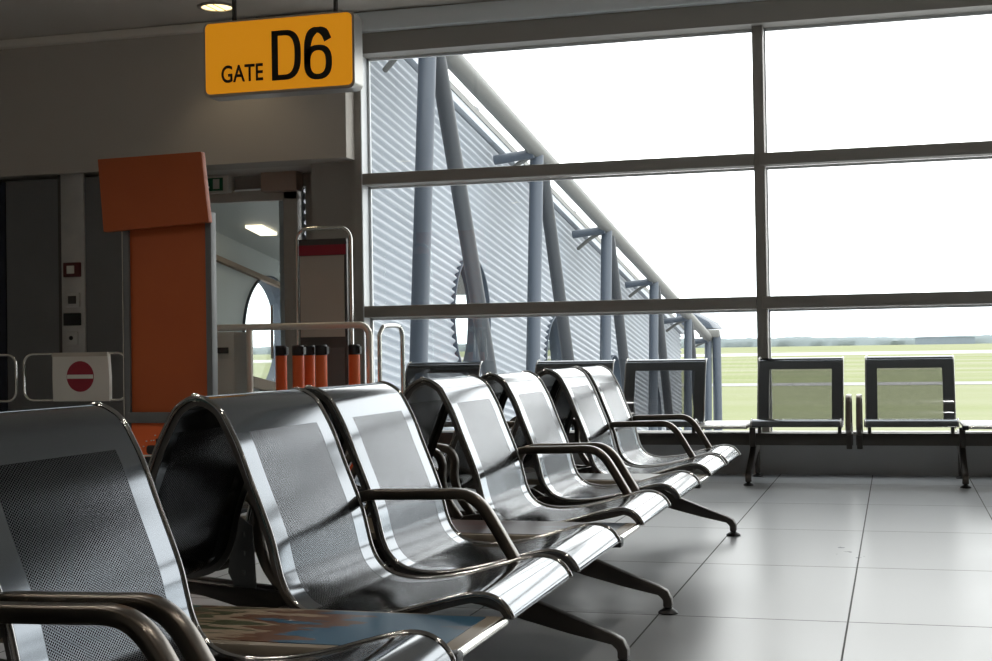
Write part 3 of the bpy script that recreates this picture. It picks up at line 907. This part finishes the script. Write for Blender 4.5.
def slope_box(name, x0, x1, ya, yb, za, zb, m, parent=None):
    """box whose underside / top follow the bridge slope; za, zb measured at Y0"""
    bm = bmesh.new()
    vs = [bm.verts.new((x, y, z + drop(y))) for x in (x0, x1) for y in (ya, yb) for z in (za, zb)]
    for q in [(0, 1, 3, 2), (4, 6, 7, 5), (0, 4, 5, 1), (2, 3, 7, 6), (0, 2, 6, 4), (1, 5, 7, 3)]:
        bm.faces.new([vs[i] for i in q])
    return jlink(name, to_mesh(name, bm, m), parent)
slope_box('bridge_floor', XWL, XW - .27, Y0, YE, -.15, 0, M['dark'])
slope_box('bridge_ceiling', XWL, XW - .27, Y0, 19.0, 2.86, 2.92, M['cream'])
slope_box('bridge_roof', XWL - .3, XW + .08, Y0 + .01, YE, 4.36, 4.46, M['clad'])
slope_box('roof_edge', XW - .02, XW + .09, Y0 + .01, YE + .02, 4.46, 4.54, M['chord'])
slope_box('inner_handrail', XWL + .02, XWL + .08, Y0 + .2, 18.8, 2.50, 2.56, M['brown'])
slope_box('kick_rail', XWL + .02, XWL + .10, Y0 + .2, 18.8, 1.15, 1.28, M['brown'])
slope_box('ceiling_lamp', -7.02, -6.82, 14.4, 14.8, 2.83, 2.858, M['panelglow'])
# the back wall of the bridge
# truss outside the wall
XT = -4.25
nodes = [12.55] + [12.4 + 4.35 * q for q in range(1, 5)] + [33.1]
ztop = lambda y: 4.045 - (y - 12.4) * .139
zbot = lambda y: ztop(y) - 4.4
bm = bmesh.new(); tube(bm, [(XT, Y0 + .15, ztop(Y0 + .15)), (XT, 33.3, ztop(33.3))], .105, 20)
jlink('top_chord', to_mesh('top_chord', bm, M['chord']))
bm = bmesh.new(); tube(bm, [(XT, Y0 + .15, zbot(Y0 + .15)), (XT, 33.3, zbot(33.3))], .12, 20)
jlink('bottom_chord', to_mesh('bottom_chord', bm, M['truss']))
for q, y in enumerate(nodes):
    bm = bmesh.new(); tube(bm, [(XT, y - .42, zbot(y - .42)), (XT, y + .15, ztop(y + .15) - .06)], .086, 20)
    jlink('truss_post', to_mesh('truss_post', bm, M['truss']))
    bm = bmesh.new(); tube(bm, [(XW + .10, y - .02, ztop(y) - .14), (XT, y - .02, ztop(y) - .08)], .06, 16)
    jlink('roof_strut', to_mesh('roof_strut', bm, M['truss']))
    bm = bmesh.new(); tube(bm, smooth_path([(XT - .05, y, ztop(y) - .12), (XT - .25, y + .1, ztop(y) - .2), (XW + .12, y + .25, ztop(y) - .34)], 4), .03, 12)
    jlink('knee_brace', to_mesh('knee_brace', bm, M['chord']))
    bm = bmesh.new(); tube(bm, [(XW - .1, y, zbot(y) + .2), (XT, y, zbot(y))], .08, 12)
    jlink('floor_strut', to_mesh('floor_strut', bm, M['truss']))
    if q < 5:
        bm = bmesh.new(); tube(bm, [(XT - .02, y + .45, ztop(y) - .12), (XT - .02, y + 2.95, zbot(y + 2.95))], .085, 16)
        jlink('truss_diagonal', to_mesh('truss_diagonal', bm, mat('diagonal_grey', (.032, .036, .042), .5) if q == 0 else bpy.data.materials['diagonal_grey']))
# end portal of the bridge
bm = bmesh.new()
box(bm, XT - .2, -3.98, 33.15, 33.4, 1.15, 1.33)
jlink('end_beam', to_mesh('end_beam', bm, M['chord'], bevel=.02))
bm = bmesh.new(); tube(bm, [(-4.06, 33.28, -4.0), (-4.06, 33.28, 1.2)], .105, 16)
jlink('end_post', to_mesh('end_post', bm, M['truss']))
bm = bmesh.new(); prism(bm, [(-5.0, 1.34), (-4.1, 1.36), (-4.22, 1.52), (-4.8, 1.85), (-5.0, 1.85)], 33.2, 35.0)
jlink('end_hood', to_mesh('end_hood', bm, M['truss'], bevel=.03))
slope_box('roof_pipe', -5.35, -5.25, 16.5, 30, 4.75, 4.85, M['truss'])
for y in (17.2, 23):
    bm = bmesh.new(); z = 4.46 + drop(y); box(bm, -5.6, -5.2, y, y + .45, z, z + .55)
    jlink('roof_unit', to_mesh('roof_unit', bm, M['truss'], bevel=.03))
# bridge column on the ground
bm = bmesh.new(); tube(bm, [(-6.2, 30, -4.0), (-6.2, 30, drop(30) - .15)], .35, 20)
jlink('support_column', to_mesh('support_column', bm, M['truss']))

# ------------------------------------------------------------------ airfield
GZ = -4.0
struct('bounce_apron', (-200, 200, 12.5, 72, GZ, GZ + .04), mat('bounce_concrete', (.30, .30, .30), .9))  # unseen concrete added to bounce neutral light onto the bridge wall
struct('ground', (-5000, 4000, 12.5, 4200, GZ - .2, GZ), M['grass'])
struct('runway_near', (-2500, 2500, 171, 183, GZ, GZ + .05), M['runway2'])
struct('runway_far', (-2500, 2500, 640, 860, GZ, GZ + .05), M['runway'])
bm = bmesh.new(); ny = 900
prev = None
x = -4200
hs = []
rnd = random.Random(3)
h = 17
tops = []
while x < 2600:
    h += rnd.uniform(-1.3, 1.3); h = min(23, max(17.5, h)); tops.append((x, h + rnd.uniform(-.8, .8))); x += 14
vf = []
for (x, h) in tops:
    ring = [bm.verts.new((x, 3800 + rnd.uniform(-6, 6), GZ)), bm.verts.new((x, 3800 + rnd.uniform(-6, 6), GZ + h * .6)), bm.verts.new((x, 3812, GZ + h + .95 * 3)),
            bm.verts.new((x, 3860, GZ + h + 2)), bm.verts.new((x, 3880, GZ))]
    vf.append(ring)
for a, b_ in zip(vf, vf[1:]):
    for q in range(4): bm.faces.new((a[q], a[q + 1], b_[q + 1], b_[q]))
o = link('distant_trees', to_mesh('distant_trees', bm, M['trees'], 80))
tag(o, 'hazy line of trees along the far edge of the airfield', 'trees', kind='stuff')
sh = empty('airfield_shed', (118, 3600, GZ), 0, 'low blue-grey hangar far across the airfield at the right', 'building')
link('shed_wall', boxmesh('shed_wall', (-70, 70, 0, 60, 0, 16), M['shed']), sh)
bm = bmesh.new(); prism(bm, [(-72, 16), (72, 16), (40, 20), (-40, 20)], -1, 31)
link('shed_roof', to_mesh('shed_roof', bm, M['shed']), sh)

# ------------------------------------------------------------------ light
w = bpy.data.worlds.new('overcast_sky'); S.world = w; w.use_nodes = True
N = w.node_tree.nodes; L = w.node_tree.links
bg = N['Background']
tc = N.new('ShaderNodeTexCoord'); sp = N.new('ShaderNodeSeparateXYZ'); cr = N.new('ShaderNodeValToRGB')
L.new(tc.outputs['Generated'], sp.inputs[0]); L.new(sp.outputs[2], cr.inputs[0])
e = cr.color_ramp.elements
e[0].position = 0.0; e[0].color = (.86, .93, .97, 1)
e[1].position = .10; e[1].color = (1, 1, 1, 1)
L.new(cr.outputs[0], bg.inputs[0]); bg.inputs[1].default_value = 4.2
# the one downlight in view, then fill spots added for the room
ld = bpy.data.lights.new('downlight_lamp', 'SPOT'); ld.energy = 9; ld.color = (1, .82, .55); ld.spot_size = 1.9; ld.spot_blend = .6; ld.shadow_soft_size = .1
rl = bpy.data.lights.new('room_fill', 'SPOT'); rl.energy = 75; rl.color = (1, .93, .84); rl.spot_size = 2.4; rl.spot_blend = .6; rl.shadow_soft_size = .11  # fill spot added to lift the dim lounge
lo = link('downlight_lamp', ld, dl, (0, 0, -.02))
for gx in (-6.6, -3.0, .6, 4.2):
    for gy in (-6.5, -3.5, -.5, 2.5, 5.0):
        f = empty('ceiling_downlight', (gx, gy, CZ), 0, 'unseen downlight added to the lounge ceiling as room fill, nearer than the yellow sign', 'ceiling light', 'added ceiling fill lights')  # unseen fixture added to hold a fill spot
        for ch in dl.children:
            if ch.type == 'MESH': link(ch.name.split('.')[0], ch.data, f)
        link('downlight_lamp', bpy.data.lights['room_fill'], f, (0, 0, -.02))

S.view_settings.view_transform = 'Standard'
S.view_settings.look = 'None'
S.view_settings.gamma = 1
S.view_settings.exposure = 0.0
c = S.cycles
c.use_denoising = True
c.max_bounces = 8; c.diffuse_bounces = 5; c.glossy_bounces = 5; c.transmission_bounces = 4; c.transparent_max_bounces = 96
c.sample_clamp_indirect = 6
c.caustics_reflective = True
